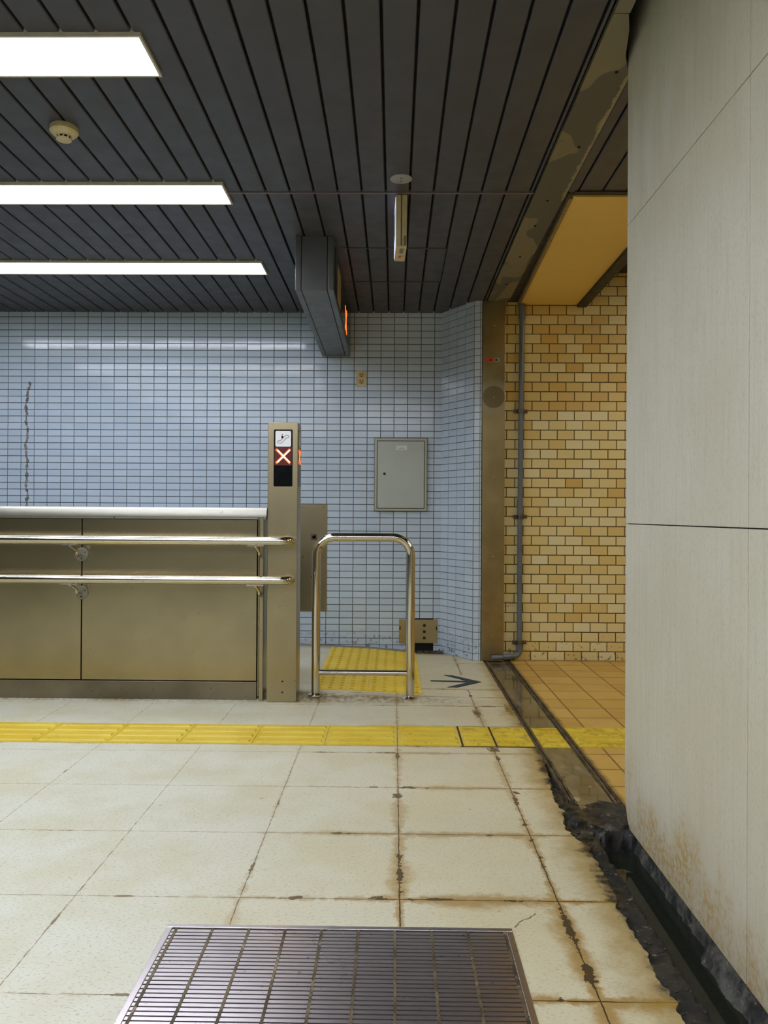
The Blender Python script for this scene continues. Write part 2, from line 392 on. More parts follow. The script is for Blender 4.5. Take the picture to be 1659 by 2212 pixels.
def tactile_mat(name, c1, c2, dirt):
    n = NT(name); x, y, z = n.xyz()
    col = n.mix(n.mr(n.noise(5, 4), 0.35, 0.65), s2l(c1), s2l(c2))
    g = n.m('ADD', n.mr(x, -0.2, 0.65, 0.0, 0.10), 0.0)
    col = n.mix(n.m('MULTIPLY', n.mr(n.m('ADD', n.noise(24, 6, None, 0.7), g), 0.60, 0.68), dirt), col, s2l((120, 96, 34)))
    return n.out(col, 0.42, 0, 0.4)
M['tactile'] = tactile_mat('yellow_tactile_resin', (214, 190, 62), (206, 178, 44), 0.45)
M['warning'] = tactile_mat('yellow_warning_resin', (236, 210, 62), (228, 198, 44), 0.3)
M['warning_dot'] = tactile_mat('darker_yellow_dots', (214, 176, 34), (206, 166, 30), 0.5)  # dots set in a darker yellow than their blocks
M['tactile_joint'] = simple('tactile_bed', (58, 46, 24), 0.8)

# ------------------------------------------------------------------ structure: floor
def jag(y, amp=0.02, s=9.0):
    v = amp * mn.noise(Vector((y * s, 3.1, 0))) + amp * 0.55 * mn.noise(Vector((y * s * 3.3, 7.7, 0))) + amp * 0.3 * mn.noise(Vector((y * s * 9, 1.7, 0)))
    return v
def edge_x(y):
    tab = [(-4, .545), (1.45, .545), (1.9, .556), (2.25, .572), (2.32, .53), (2.55, .545), (2.72, .557), (2.85, .575), (3.1, .597), (3.5, .592), (3.868, .588), (5.6, .588)]
    for (a, b), (c, d) in zip(tab, tab[1:]):
        if a <= y <= c: x = b + (d - b) * (y - a) / (c - a); break
    return x + jag(y, 0.022 if y < 2.8 else (0.010 if y < 3.9 else 0.003))
def land_z(x, y):
    tab = [(-9, .055), (-.65, .052), (-.165, .034), (.16, .006), (.45, 0), (9, 0)]
    for (a, b), (c, d) in zip(tab, tab[1:]):
        if a <= x <= c: h = b + (d - b) * (x - a) / (c - a); break
    t = min(1, max(0, (y - 3.93) / 0.10)); k = 0.62 + 0.38 * min(1, max(0, (y - 4.03) / 1.3))
    return h * (t * t * (3 - 2 * t)) * k
b = MB()
ys = [-4 + i * 0.25 for i in range(20)] + [1.0 + i * 0.006 for i in range(478)]
pl = [(edge_x(y), y) for y in ys if y <= 3.868] + [(edge_x(3.868), 3.868)]
vs_, fs = [], []
for x, y in pl: vs_ += [(-6, y, 0), (x - .12, y, 0), (x, y, 0), (x, y, -0.03)]
for i in range(len(pl) - 1):
    for k in range(3): fs.append((4 * i + k, 4 * i + k + 1, 4 * i + 4 + k + 1, 4 * i + 4 + k))
b.add(vs_, fs)
gx = [-6, -3, -1.5, -0.9] + [-0.8 + 0.04 * i for i in range(34)]
gy = [3.868, 3.92] + [3.93 + 0.01 * i for i in range(11)] + [4.1 + 0.1 * i for i in range(15)]
vs_, fs = [], []
for y in gy:
    row = [x for x in gx]; ex = edge_x(y)
    for x in row: vs_.append((x, y, land_z(x, y)))
    vs_.append((ex, y, 0)); vs_.append((ex, y, -0.03))
nn = len(gx) + 2
for j in range(len(gy) - 1):
    for i in range(nn - 1): fs.append((j * nn + i, j * nn + i + 1, (j + 1) * nn + i + 1, (j + 1) * nn + i))
b.add(vs_, fs)
struct(b.build('floor', M['floor']))
b = MB(); b.box(0.765, 4.5, -4, 5.2, -0.04, 0.0); fl2 = b.build('floor', M['ochre']); struct(fl2)
b = MB(); b.box(-6, 4.5, -4, 5.9, -0.30, -0.20); struct(b.build('floor', M['mortar']))   # slab beneath

# mortar bed in the leaking joint, with the open pit alongside the big wall
b = MB(); vs_, fs = [], []; nx, y0, y1, st = 30, 0.9, 3.2, 0.009
ny = int((y1 - y0) / st); idx = {}
for j in range(ny + 1):
    for i in range(nx + 1):
        x = 0.46 + i * 0.0103; y = y0 + j * st
        h = mn.fractal(Vector((x * 22, y * 22, 0)), 0.7, 2.0, 5)
        z = -0.014 + 0.007 * h
        if 2.36 < y < 2.86: z += 0.015 * max(0, min(1, (x - .548 - .015 * mn.noise(Vector((y * 20, 0, 3)))) / .03)) * min(1, (y - 2.36) / .05) * max(0, min(1, (2.66 + .12 * mn.noise(Vector((x * 9, 2, 0))) - y) / .10))
        if y > 2.72 and x > 0.60: z -= 0.012
        ex = 0.618 + 0.008 * mn.noise(Vector((y * 14, 0, 0))); ey = 2.37 + 0.02 * mn.noise(Vector((x * 30, 4, 0)))
        pit = min(x - ex, ey - y)
        if pit > 0: z = max(-0.17, z - pit * 9)
        vs_.append((x, y, z))
for j in range(ny):
    for i in range(nx):
        a = j * (nx + 1) + i; fs.append((a, a + 1, a + nx + 2, a + nx + 1))
b.add(vs_, fs)
o = b.build('mortar_bed', M['mortar'], smooth=False)
for p in o.data.polygons: p.use_smooth = True
struct(o); o.name = 'trim_1'
b = MB(); b.box(0.60, 0.80, 0.9, 2.38, -0.072, -0.070)
tag(b.build('drain_water', M['water']), 'dark standing water in the open drain pit beside the beige wall', 'water', kind='stuff')
# rough footing beneath the panels
b = MB(); vs_, fs = [], []
for j in range(170):
    for i in range(16):
        y = 0.9 + j * 0.009; z = 0.0 - i * 0.011
        h = mn.fractal(Vector((y * 20, z * 20, 5)), 0.8, 2.0, 4)
        vs_.append((0.752 - i * 0.0022 * (2.6 if y < 1.8 else 1.0) - (0.016 + .014 * (y < 1.8)) * h * (i / 15), y, z))
for j in range(169):
    for i in range(15): a = j * 16 + i; fs.append((a, a + 1, a + 17, a + 16))
b.add(vs_, fs); o = b.build('trim_2', M['rock']); struct(o)
for p in o.data.polygons: p.use_smooth = True

# ------------------------------------------------------------------ structure: tiled walls
def tiled(name, mat, grout, p0, p1, z0, z1, pw, ph, gap, xoff, zoff, bond=False, th=0.004, tilt=0.0, pick=None, holes=()):
    """a wall from p0 to p1 clad in separate raised tiles; its outside is to the right of p0->p1 seen from above"""
    p0 = Vector(p0 + (0,)); p1 = Vector(p1 + (0,)); u = (p1 - p0); L = u.length; u.normalize(); nrm = Vector((u.y, -u.x, 0))
    b = MB(); b.cm = 1
    q = [p0 - nrm * .12, p1 - nrm * .12, p1, p0]
    b.prism([(v.x, v.y) for v in q], 'z', z0, z1); b.cm = 0
    r0 = int(math.floor((z0 - zoff) / ph)); r1 = int(math.ceil((z1 - zoff) / ph))
    for r in range(r0, r1):
        za = max(z0, zoff + r * ph + gap / 2); zb = min(z1, zoff + (r + 1) * ph - gap / 2)
        if zb - za < 0.004: continue
        off = xoff + (pw / 2 if bond and r % 2 else 0)
        c0 = int(math.floor(-off / pw)); c1 = int(math.ceil((L - off) / pw))
        for c in range(c0, c1):
            a = max(0.0005, off + c * pw + gap / 2); e = min(L - 0.0005, off + (c + 1) * pw - gap / 2)
            if e - a < 0.004: continue
            if any(hx0 < a + 0.01 and e - 0.01 < hx1 and hz0 < za + .005 and zb - .005 < hz1 for hx0, hx1, hz0, hz1 in holes): continue
            b.ct = pick(r, c) if pick else random.random()
            t1, t2 = random.gauss(0, tilt), random.gauss(0, tilt); bv = 0.0012
            def P(s, z, d): return p0 + u * s + Vector((0, 0, z)) + nrm * d
            o = [P(a, za, 0), P(e, za, 0), P(e, zb, 0), P(a, zb, 0)]
            m_ = [P(a, za, th - bv), P(e, za, th - bv), P(e, zb, th - bv), P(a, zb, th - bv)]
            i_ = [P(a + bv, za + bv, th - t1 - t2), P(e - bv, za + bv, th + t1 - t2), P(e - bv, zb - bv, th + t1 + t2), P(a + bv, zb - bv, th - t1 + t2)]
            b.add(o + m_ + i_, [(8, 9, 10, 11)] + [(k, (k + 1) % 4, 4 + (k + 1) % 4, 4 + k) for k in range(4)] + [(4 + k, 4 + (k + 1) % 4, 8 + (k + 1) % 4, 8 + k) for k in range(4)])
    return struct(b.build(name, [mat, grout]))
PW, PH = 0.0934, 0.04657
x0w = -5.6
tiled('wall_back', M['tile_blue'], M['grout_blue'], (x0w, WALL_Y), (0.326, WALL_Y), -0.1, CEIL + .02, PW, PH, 0.0042, (-1.4046 - x0w) % PW - PW, 2.328, tilt=0.00006,
      holes=[(0.036 - x0w, 0.31 - x0w, -0.1, 0.232)])
tiled('wall_corner', M['tile_blue'], M['grout_blue'], (0.326, WALL_Y), (0.522, 5.085), -0.1, CEIL + .02, 0.0906, PH, 0.0034, 0.0, 2.328, tilt=0.00006)
tiled('wall_corner', M['tile_blue'], M['grout_blue'], (0.522, 5.085), (0.572, 5.075), -0.1, CEIL + .02, 0.040, PH, 0.003, 0.0, 2.328, tilt=0.0001)
def bp(r, c):
    rr = random.Random(r * 131 + c * 17); v = rr.random() ** 1.0
    k = 0.30 + 0.55 * v
    if r * 0.0636 > -0.75: k -= 0.25          # darker, warmer brick tints near the top of the wall
    return min(1, max(0, k + (-0.25 if rr.random() < 0.15 else 0)))
tiled('wall_back', M['brick'], M['grout_brick'], (0.715, 5.13), (4.4, 5.13), -0.05, 2.62, 0.1116, 0.0636, 0.0062, (0.9655 - 0.715) % 0.1116 - .1116, 2.346 - 0.0636 * 40, bond=True, th=0.004, tilt=0.0001,
      pick=lambda r, c: bp(r - 40, c))
b = MB(); b.box(-5.8, -5.6, -4, 5.6, -.1, 2.6); struct(b.build('wall_left', M['far_wall']))
b = MB(); b.box(4.4, 4.6, -4, 5.3, -.1, 2.7); struct(b.build('wall_side', M['column']))
b = MB(); b.box(-5.8, 4.6, -4.2, -4.0, -.1, 2.7); struct(b.build('wall_front', M['far_wall']))
b = MB(); b.box(-5.8, 4.6, 5.52, 5.62, -.1, 2.7); struct(b.build('wall_back', M['dark_gap']))

# beige panelled wall at the right
b = MB(); b.cm = 1; b.box(0.7275, 1.30, -4, 2.412, 0.012, CEIL + 0.28); b.cm = 0
ysj = [2.416, 1.585, 0.755, -0.075, -0.905, -1.735, -2.565, -4.0]; zsj = [0.0, 0.929, 1.856, CEIL + 0.28]
for i in range(len(ysj) - 1):
    for k in range(3):
        ya, yb, za, zb = ysj[i + 1] + .0013, ysj[i] - (.0013 if i else 0), zsj[k] + (.0013 if k else 0), zsj[k + 1] - .0013
        if i == 0 and k == 0:
            b.prism([(ya, za), (yb - .055, za), (yb - .03, za + .02), (yb - .010, za + .06), (yb, za + .13), (yb, zb), (ya, zb)], 'x', 0.722, 0.745)
        else: b.box(0.722, 0.745, ya, yb, za, zb)
for k in range(3): b.box(0.7455, 1.30, 2.395, 2.416, zsj[k] + .002, zsj[k + 1] - .001)
struct(b.build('wall_right', [M['column'], M['dark_gap']], bevel=0.0015))

# ------------------------------------------------------------------ structure: ceiling
PP, X0 = 0.1045, -0.0445
def planks(xa, xb, ya, yb, z=CEIL):
    k0 = math.ceil((xa - X0) / PP); b = MB()
    xs = [xa] + [X0 + k * PP for k in range(k0, k0 + 200) if X0 + k * PP < xb - .01] + [xb]
    for p, q in zip(xs, xs[1:]):
        g = 0.0045; l = p + (g if p != xa else 0); r = q - (g if q != xb else 0)
        if r - l < .006: continue
        b.prism([(l, z + .022), (l, z + .003), (l + .003, z), (r - .003, z), (r, z + .003), (r, z + .022)], 'y', ya, yb)
    return b
b = MB(); b.cm = 1; b.box(-5.8, 4.6, -4.2, 5.6, CEIL + .30, CEIL + .36); b.box(-5.8, .60, -4.2, 5.6, CEIL + .018, CEIL + .05); b.box(.60, 1.22, 2.42, 5.6, CEIL + .018, CEIL + .05); b.cm = 0
for bb in (planks(-5.8, 0.597, -4.2, 3.364), planks(-5.8, 0.597, 3.384, 5.5), planks(0.748, 4.4, 2.42, 3.364), planks(1.302, 4.4, -4.2, 2.42)):
    o_ = len(b.v); b.v += bb.v; b.f += [tuple(o_ + i for i in f) for f in bb.f]; b.mi += bb.mi; b.tint += bb.tint
struct(b.build('ceiling', [M['plank'], M['dark_gap']]))
b = MB(); b.box(-5.8, 0.60, 3.366, 3.382, CEIL - 0.003, CEIL + .01)
for i in range(22): b.lathe([(0.0035, 0), (0.0035, -0.0045)], (0.5 - i * 0.155, 3.356, CEIL + .001), seg=8)
struct(b.build('trim_3', simple('joint_trim_paint', (98, 88, 86), 0.4)))
b = MB(); b.box(0.775, 4.4, 3.350, 3.385, CEIL - 0.006, CEIL + .015); struct(b.build('trim_4', M['ceil_dark']))
b = MB(); b.box(1.26, 4.4, 3.39, 5.13, 2.56, 2.60); struct(b.build('ceiling', M['ceil_dark']))
b = MB(); b.box(1.20, 1.262, 3.39, 5.12, CEIL - 0.03, 2.58); b.box(1.2, 4.4, 3.385, 3.40, CEIL - .01, 2.58); struct(b.build('trim_5', M['ceil_dark'], bevel=.004))

# cream soffit panel with its metal angle
t = thing('soffit_panel', (0.98, 4.2, CEIL), 'cream soffit panel under the ceiling in front of the yellow brick wall', 'ceiling panel')
b = MB(); b.prism([(0.775, 3.39), (1.20, 3.39), (1.20, 5.12), (0.825, 5.12)], 'z', CEIL - 0.012, CEIL + .016); b.build('panel', M['cream'], t)
b = MB(); b.prism([(0.757, 3.39), (0.775, 3.39), (0.825, 5.12), (0.807, 5.12)], 'z', CEIL - 0.020, CEIL + .01)
for k in range(5):
    f = (k + .5) / 5; b.lathe([(0.004, 0), (0.003, -0.003)], (0.766 + .05 * f, 3.39 + 1.73 * f, CEIL - .020), seg=10)
b.build('edge_trim', simple('angle_metal', (150, 132, 92), 0.4, 0.5), t)
b = MB(); b.prism([(0.745, 3.39), (0.757, 3.39), (0.807, 5.12), (0.745, 5.12)], 'z', CEIL + .004, CEIL + .016); b.build('filler_board', M['ceil_dark'], t)

# ceiling hatch
t = thing('ceiling_hatch', (0, 4.37, CEIL), 'dark square access hatch in the plank ceiling behind the exit sign', 'hatch')
b = MB()
for x0, x1, y0, y1 in ((-.285, .27, 4.070, 4.078), (-.285, .27, 4.660, 4.668), (-.285, -.277, 4.078, 4.660), (.262, .27, 4.078, 4.660)): b.box(x0, x1, y0, y1, CEIL - .003, CEIL + .004)
b.build('hatch_frame', simple('hatch_trim', (70, 68, 64), 0.4, 0.4), t)

# ------------------------------------------------------------------ expansion joint covers (ceiling, wall, floor)
t = thing('expansion_joint_cover', (0.67, 3, CEIL), 'olive grey ceiling joint cover with peeling paint patches', 'joint cover')
b = MB(); b.prism([(.606, 2.166), (.648, 2.166), (.672, 2.24), (.700, 2.37), (.722, 2.425), (.745, 2.43), (.745, 5.07), (.606, 5.07)], 'z', CEIL - .002, CEIL + .017); b.prism([(.606, -4), (.650, -4), (.650, 2.160), (.606, 2.160)], 'z', CEIL - .004, CEIL + .015); b.build('cover_plate', M['strip'], t)
for y in (2.45, 2.95, 3.45, 3.75, 4.2, 4.7):
    b = MB(); b.lathe([(0.006, 0), (0.005, -0.003), (.002, -.004)], (0.676 + (0.02 if y < 3 else 0), y, CEIL - .002), seg=12); b.build('screw', M['dark_gap'], t)
def wallstrip_mat():
    n = NT('brushed_steel_joint_strip'); x, y, z = n.xyz()
    st = n.noise(6, 3, n.scaled(60, 60, 0.6)); big = n.noise(2.5, 4)
    col = n.mix(n.mr(big, 0.35, 0.7), s2l((186, 172, 130)), s2l((158, 144, 104)))
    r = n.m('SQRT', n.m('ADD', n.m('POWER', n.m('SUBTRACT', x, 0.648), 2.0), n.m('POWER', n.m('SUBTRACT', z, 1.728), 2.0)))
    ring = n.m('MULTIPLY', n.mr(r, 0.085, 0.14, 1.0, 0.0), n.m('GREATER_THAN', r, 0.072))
    col = n.mix(n.m('MULTIPLY', n.m('LESS_THAN', r, 0.072), 0.45), col, s2l((112, 106, 88)))  # blurred round reflection painted in as a dark disc with a pale ring
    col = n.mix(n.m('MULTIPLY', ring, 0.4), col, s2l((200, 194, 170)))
    return n.out(col, 0.29, 1.0)
t = thing('expansion_joint_cover', (0.645, 5.08, 0), 'tall brushed steel joint strip between the blue tiles and yellow bricks', 'joint cover')
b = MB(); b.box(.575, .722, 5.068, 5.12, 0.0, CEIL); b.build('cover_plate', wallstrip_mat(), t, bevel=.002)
b = MB(); b.box(.566, .575, 5.082, 5.14, 0.0, CEIL); b.build('rubber_seal', M['rubber'], t)
for z in (2.20, 1.728, 1.20, .68, .165):
    b = MB(); b.lathe([(0.006, 0), (0.0055, -0.003), (.003, -.0045)], (0.648, 5.068, z), 'y', 12); b.build('screw', M['steel_post'], t)
tag_ = thing('warning_sticker', (.645, 5.067, 1.97), 'small orange-red and grey arrow sticker high on the steel joint strip', 'sticker')
b = MB(); b.box(.598, .647, 5.0665, 5.0675, 1.958, 1.984); b.build('red_half', M['red'], tag_)
b = MB(); b.box(.648, .690, 5.0665, 5.0675, 1.958, 1.984); b.build('grey_half', M['grey_sticker'], tag_)
b = MB()
for cx in (.626, .664): b.prism([(cx - .009, 1.966), (cx + .009, 1.966), (cx, 1.978)], 'y', 5.0655, 5.0664); 
b.build('arrow_mark', M['black'], tag_)

t = thing('expansion_joint_cover', (0.67, 4, 0), 'wet metal-railed joint strip running across the floor to the steel wall strip', 'joint cover')
def rail(xs, y0, y1, name):
    b = MB()
    for x, w, z in xs:
        n_ = int((y1 - y0) / .05); vs_ = []
        for i in range(n_ + 1):
            y = y0 + (y1 - y0) * i / n_; dz = 0.0015 * mn.noise(Vector((x * 40, y * 9, 0))) - (0.004 if y < 2.75 else 0)
            dx = .0012 * mn.noise(Vector((y * 6, x * 30, 2)))
            vs_ += [(x + dx, y, -.03), (x + w + dx, y, -.03), (x + w + dx, y, z + dz), (x + dx, y, z + dz)]
        fs = [(i * 4 + k, i * 4 + (k + 1) % 4, i * 4 + 4 + (k + 1) % 4, i * 4 + 4 + k) for i in range(n_) for k in range(4)] + [(0, 1, 2, 3), (n_ * 4, n_ * 4 + 3, n_ * 4 + 2, n_ * 4 + 1)]
        b.add(vs_, fs)
    return b.build(name, M['joint_metal'], t)
rail([(.590, .0035, .001), (.597, .006, -.003), (.607, .0035, .002), (.613, .003, -.001)], 2.62, 5.06, 'edge_rail')
rail([(.736, .003, -.001), (.742, .0035, .002), (.749, .006, -.003), (.759, .0035, .001)], 2.42, 5.06, 'edge_rail')
b = MB(); b.box(.616, .735, 2.52, 5.07, -.03, -.0035); b.build('centre_slab', M['slab'], t)

# pipe elbow outlet fittings etc. come later

# ------------------------------------------------------------------ tactile paving
def bar_block(b, x0, x1, y0, y1, z=0.0, lead=.012):
    b.box(x0 + .001, x1 - .001, y0, y1, z - .012, z + .0025)
    nb = 4; p = (y1 - y0) / nb
    for k in range(nb):
        c = y0 + (k + .5) * p; h = .0165; a, e = x0 + lead, x1 - lead
        if e - a < .03: continue
        b.add([(a, c - h, z + .0025), (e, c - h, z + .0025), (e, c + h, z + .0025), (a, c + h, z + .0025), (a + .006, c - h + .006, z + .0075), (e - .006, c - h + .006, z + .0075), (e - .006, c + h - .006, z + .0075), (a + .006, c + h - .006, z + .0075)],
              [(4, 5, 6, 7), (0, 1, 5, 4), (1, 2, 6, 5), (2, 3, 7, 6), (3, 0, 4, 7)])
t = thing('tactile_guide_paving', (-1, 3.34, 0), 'long yellow ribbed guide strip across the pale floor in front of the parapet', 'tactile paving')
xs = [0.0197 - 0.302 * k for k in range(0, 16)][::-1] + [.29, .43, .592]
for a, e in zip(xs, xs[1:]):
    w_ = .0035 if e > .2 else 0
    b = MB(); bar_block(b, a + w_, e - w_, 3.192, 3.484); b.build('paving_block', M['tactile'], t)
b = MB(); b.box(.278, .589, 3.184, 3.492, -.004, .0012); b.build('dirty_joint', M['tactile_joint'], t)
t = thing('tactile_guide_paving', (.68, 3.34, 0), 'short yellow ribbed block set between the metal rails of the floor joint', 'tactile paving')
b = MB(); bar_block(b, .618, .734, 3.194, 3.482, -.003, .004); b.build('paving_block', M['tactile'], t)
t = thing('tactile_guide_paving', (1.1, 3.34, 0), 'yellow ribbed guide strip on the ochre tiled floor beside the beige wall', 'tactile paving')
for a, e in ((.768, .995), (1.0, 1.3), (1.3, 1.6)):
    b = MB(); bar_block(b, a, e, 3.192, 3.484); b.build('paving_block', M['tactile'], t)
t = thing('tactile_warning_paving', (-.13, 4.7, 0), 'yellow dotted warning paving on the landing behind the steel hoop', 'tactile paving')
for i in range(2):
    for j in range(4):
        b = MB(); x0 = -.422 + i * .2885; y0 = 4.085 + j * .302; N = 3
        vs_ = []; fs = []; nx_ = 6
        for jj in range(nx_ + 1):
            for ii in range(nx_ + 1):
                x = x0 + .001 + ii * .2865 / nx_; y = y0 + .001 + jj * .300 / nx_; vs_.append((x, y, land_z(x, y) + .003))
        for jj in range(nx_):
            for ii in range(nx_): a = jj * (nx_ + 1) + ii; fs.append((a, a + 1, a + nx_ + 2, a + nx_ + 1))
        rim = list(range(nx_ + 1)) + [k * (nx_ + 1) + nx_ for k in range(1, nx_ + 1)] + [nx_ * (nx_ + 1) + k for k in range(nx_ - 1, -1, -1)] + [k * (nx_ + 1) for k in range(nx_ - 1, 0, -1)]
        o0 = len(vs_)
        for r in rim: vs_.append((vs_[r][0], vs_[r][1], vs_[r][2] - .012))
        for k in range(len(rim)): k2 = (k + 1) % len(rim); fs.append((rim[k], rim[k2], o0 + k2, o0 + k))
        b.add(vs_, fs)
        for u in range(5):
            for v in range(5):
                cx = x0 + .029 + u * .0577; cy = y0 + .03 + v * .060; z = land_z(cx, cy) + .003
                b.cm = 1; b.lathe([(.0125, -.002), (.0115, .0015), (.008, .0045), (.003, .005)], (cx, cy, z), seg=12); b.cm = 0
        b.build('paving_block', [M['warning'], M['warning_dot']], t)

# arrow sticker
b = MB(); A = [(.215, 4.416), (.425, 4.410), (.300, 4.273), (.357, 4.273), (.505, 4.424), (.352, 4.592), (.300, 4.592), (.425, 4.444), (.215, 4.442)]
b.prism(A, 'z', 0.0004, 0.0022)
for i, v in enumerate(b.v): b.v[i] = (v[0], v[1], v[2] + land_z(v[0], v[1]))
tag(b.build('floor_arrow_sticker', M['arrow']), 'dark grey arrow sticker on the pale floor pointing right', 'floor sticker')

# ------------------------------------------------------------------ floor grating
GX0, GX1, GY0, GY1 = -.516, .277, 0.95, 1.786
t = thing('floor_grating', (-.12, 1.4, 0), 'large rectangular steel drain grating set flush in the pale floor', 'grating')
# (the floor is cut for it below)
b = MB(); w = .014
for q in ((GX0, GX1, GY1 - w, GY1), (GX0, GX1, GY0, GY0 + w), (GX0, GX0 + w, GY0 + w, GY1 - w), (GX1 - w, GX1, GY0 + w, GY1 - w)): b.box(*q, -.03, .003)
b.build('grate_frame', M['steel_grate'], t, bevel=.001)
b = MB(); y = GY1 - w - .006
while y > GY0 + w + .008:
    b.box(GX0 + w, GX1 - w, y - .0100, y, -.012, .0012); y -= .0140
b.build('slats', M['steel_grate'], t)
for k in range(10):
    x = -.492 + .0833 * k
    if x > GX1 - w - .003: continue
    b = MB(); b.box(x - .003, x + .003, GY0 + w, GY1 - w, -.014, .0024); b.build('cross_bar', M['joint_metal'], t)
b = MB(); b.box(GX0, GX1, GY0, GY1, -.10, -.031); b.build('drain_tray', M['dark_gap'], t)

# ------------------------------------------------------------------ strip lamps
def strip_lamp(x0, x1, y0, y1, label, mat, z=CEIL, group='ceiling strip lamps'):
    t = thing('ceiling_lamp', ((x0 + x1) / 2, (y0 + y1) / 2, z), label, 'lamp', group)
    b = MB(); w = .008
    for q in ((x0, x1, y0, y0 + w), (x0, x1, y1 - w, y1), (x0, x0 + w, y0 + w, y1 - w), (x1 - w, x1, y0 + w, y1 - w)): b.box(*q, z - .012, z + .01)
    b.build('frame', M['frame_white'], t)
    b = MB(); n_ = 2; L = (x1 - x0 - 2 * w) / n_
    b.prism([(y0 + w, z + .002), (y0 + w, z - .004), (y0 + w + .004, z - .007), (y1 - w - .004, z - .007), (y1 - w, z - .004), (y1 - w, z + .002)], 'x', x0 + w, x1 - w)
    b.build('diffuser', mat, t)
    return t
names = {0: 'long white strip lamp, nearest of the three in the plank ceiling', 1: 'long white strip lamp level with the ceiling trim, middle of the three',
         2: 'long white strip lamp closest to the blue tiled wall, farthest of the three'}
for k in range(-5, 3):
    y0 = 2.246 + 1.019 * k
    lab = names[k] if k >= 0 else 'white strip lamp in the row continuing behind the viewer'
    strip_lamp(-3.08, (-.75, -.735, -.743)[k] if k >= 0 else -.75, y0, y0 + .213, lab, M['lamp'], group='strip lamps over the pale floor' if k >= 0 else 'strip lamps behind the viewer')
for k in (-5, -4, -3, -2):  # short lamps added out of view to lift brightness on the right side
    y0 = 2.246 + 1.019 * k
    strip_lamp(-.66, .56, y0, y0 + .213, 'short white strip lamp added beside the beige wall, unseen behind the viewer', M['lamp'], group='added short strip lamps behind the viewer')
for x0 in (2.0,):  # unseen passage lamps, added to brighten the yellow brick side
    for y0 in (-2.2, .2, 2.2): strip_lamp(x0, x0 + 1.6, y0, y0 + .25, 'added strip lamp of the side passage, unseen behind the beige wall', M['lamp_r'], group='added passage strip lamps')
strip_lamp(1.9, 3.5, 3.9, 4.2, 'added strip lamp of the side passage, unseen behind the beige wall', M['lamp_r'], z=2.56, group='added passage strip lamps')

# ------------------------------------------------------------------ smoke detector, blank disc
t = thing('smoke_detector', (-1.212, 2.80, CEIL), 'round aged ivory smoke detector on the plank ceiling between two lamps', 'smoke detector')
b = MB(); b.lathe([(.048, 0), (.050, -.004), (.050, -.020), (.046, -.024)], (-1.212, 2.80, CEIL), seg=40); b.build('base', M['ivory'], t, smooth=True)
b = MB(); b.lathe([(.046, -.022), (.040, -.030), (.028, -.033), (.026, -.036)], (-1.212, 2.80, CEIL), seg=40)
b.lathe([(.026, -.044), (.0255, -.049), (.018, -.052), (.002, -.0525)], (-1.212, 2.80, CEIL), seg=40); b.build('cover', M['ivory'], t, smooth=True)
b = MB(); b.lathe([(.0235, -.032), (.0235, -.046)], (-1.212, 2.80, CEIL), seg=24); b.build('sensor_slots', M['black'], t)
b = MB()
for k in range(10):
    a = 2 * PI * k / 10; c = Vector((-1.212 + .0255 * math.cos(a), 2.80 + .0255 * math.sin(a), CEIL - .040))
    b.tube([c + Vector((0, 0, .007)), c - Vector((0, 0, .007))], .0028, 6)
b.build('cage_rib', M['ivory'], t)
t = thing('blank_cover_disc', (.021, 3.23, CEIL), 'flat grey round cover disc on the ceiling just before the exit sign', 'cover')
b = MB(); b.lathe([(.046, 0), (.046, -.003), (.043, -.005), (.002, -.0055)], (.021, 3.23, CEIL), seg=40); b.build('disc', simple('pale_grey_disc', (150, 150, 152), .4), t, smooth=True)
for dy in (-.014, .014):
    b = MB(); b.lathe([(.003, -.005), (.002, -.007)], (.021, 3.23 + dy, CEIL), seg=10); b.build('screw', M['black'], t)

# ------------------------------------------------------------------ exit sign
t = thing('exit_sign', (.022, 3.48, CEIL), 'thin cream hanging exit sign seen edge-on, fixed to the ceiling', 'sign')
rt = Matrix.Translation((.022, 3.49, 0)) @ Matrix.Rotation(math.radians(1.7), 4, 'Z')
def xf(b, m=rt): b.v = [tuple(m @ Vector(v)) for v in b.v]; return b
b = MB(); b.box(-.024, .024, -.10, .10, 2.13, CEIL - .001); xf(b).build('housing', M['ivory'], t, bevel=.003)
b = MB(); b.box(-.0265, -.0235, -.094, .094, 2.137, CEIL - .01); xf(b).build('sign_face', M['exit_face'], t)
b = MB(); b.box(-.0275, -.0262, -.07, .02, 2.19, 2.31); xf(b).build('green_pictogram', M['green'], t)
b = MB(); b.box(-.003, .003, -.1012, -.0998, 2.135, CEIL - .004); xf(b).build('seam', simple('seam_shadow', (110, 92, 50), .7), t)
b = MB(); b.box(.010, .021, -.1012, -.0998, 2.135, 2.178)
b.box(-.006, .012, -.075, -.010, 2.1292, 2.1302); xf(b).build('rating_label', M['paper'], t)
b = MB(); b.box(-.008, .003, .018, .05, 2.1292, 2.1302); b.box(.003, .013, .018, .027, 2.1292, 2.1302); xf(b).build('orange_mark', M['orange'], t)

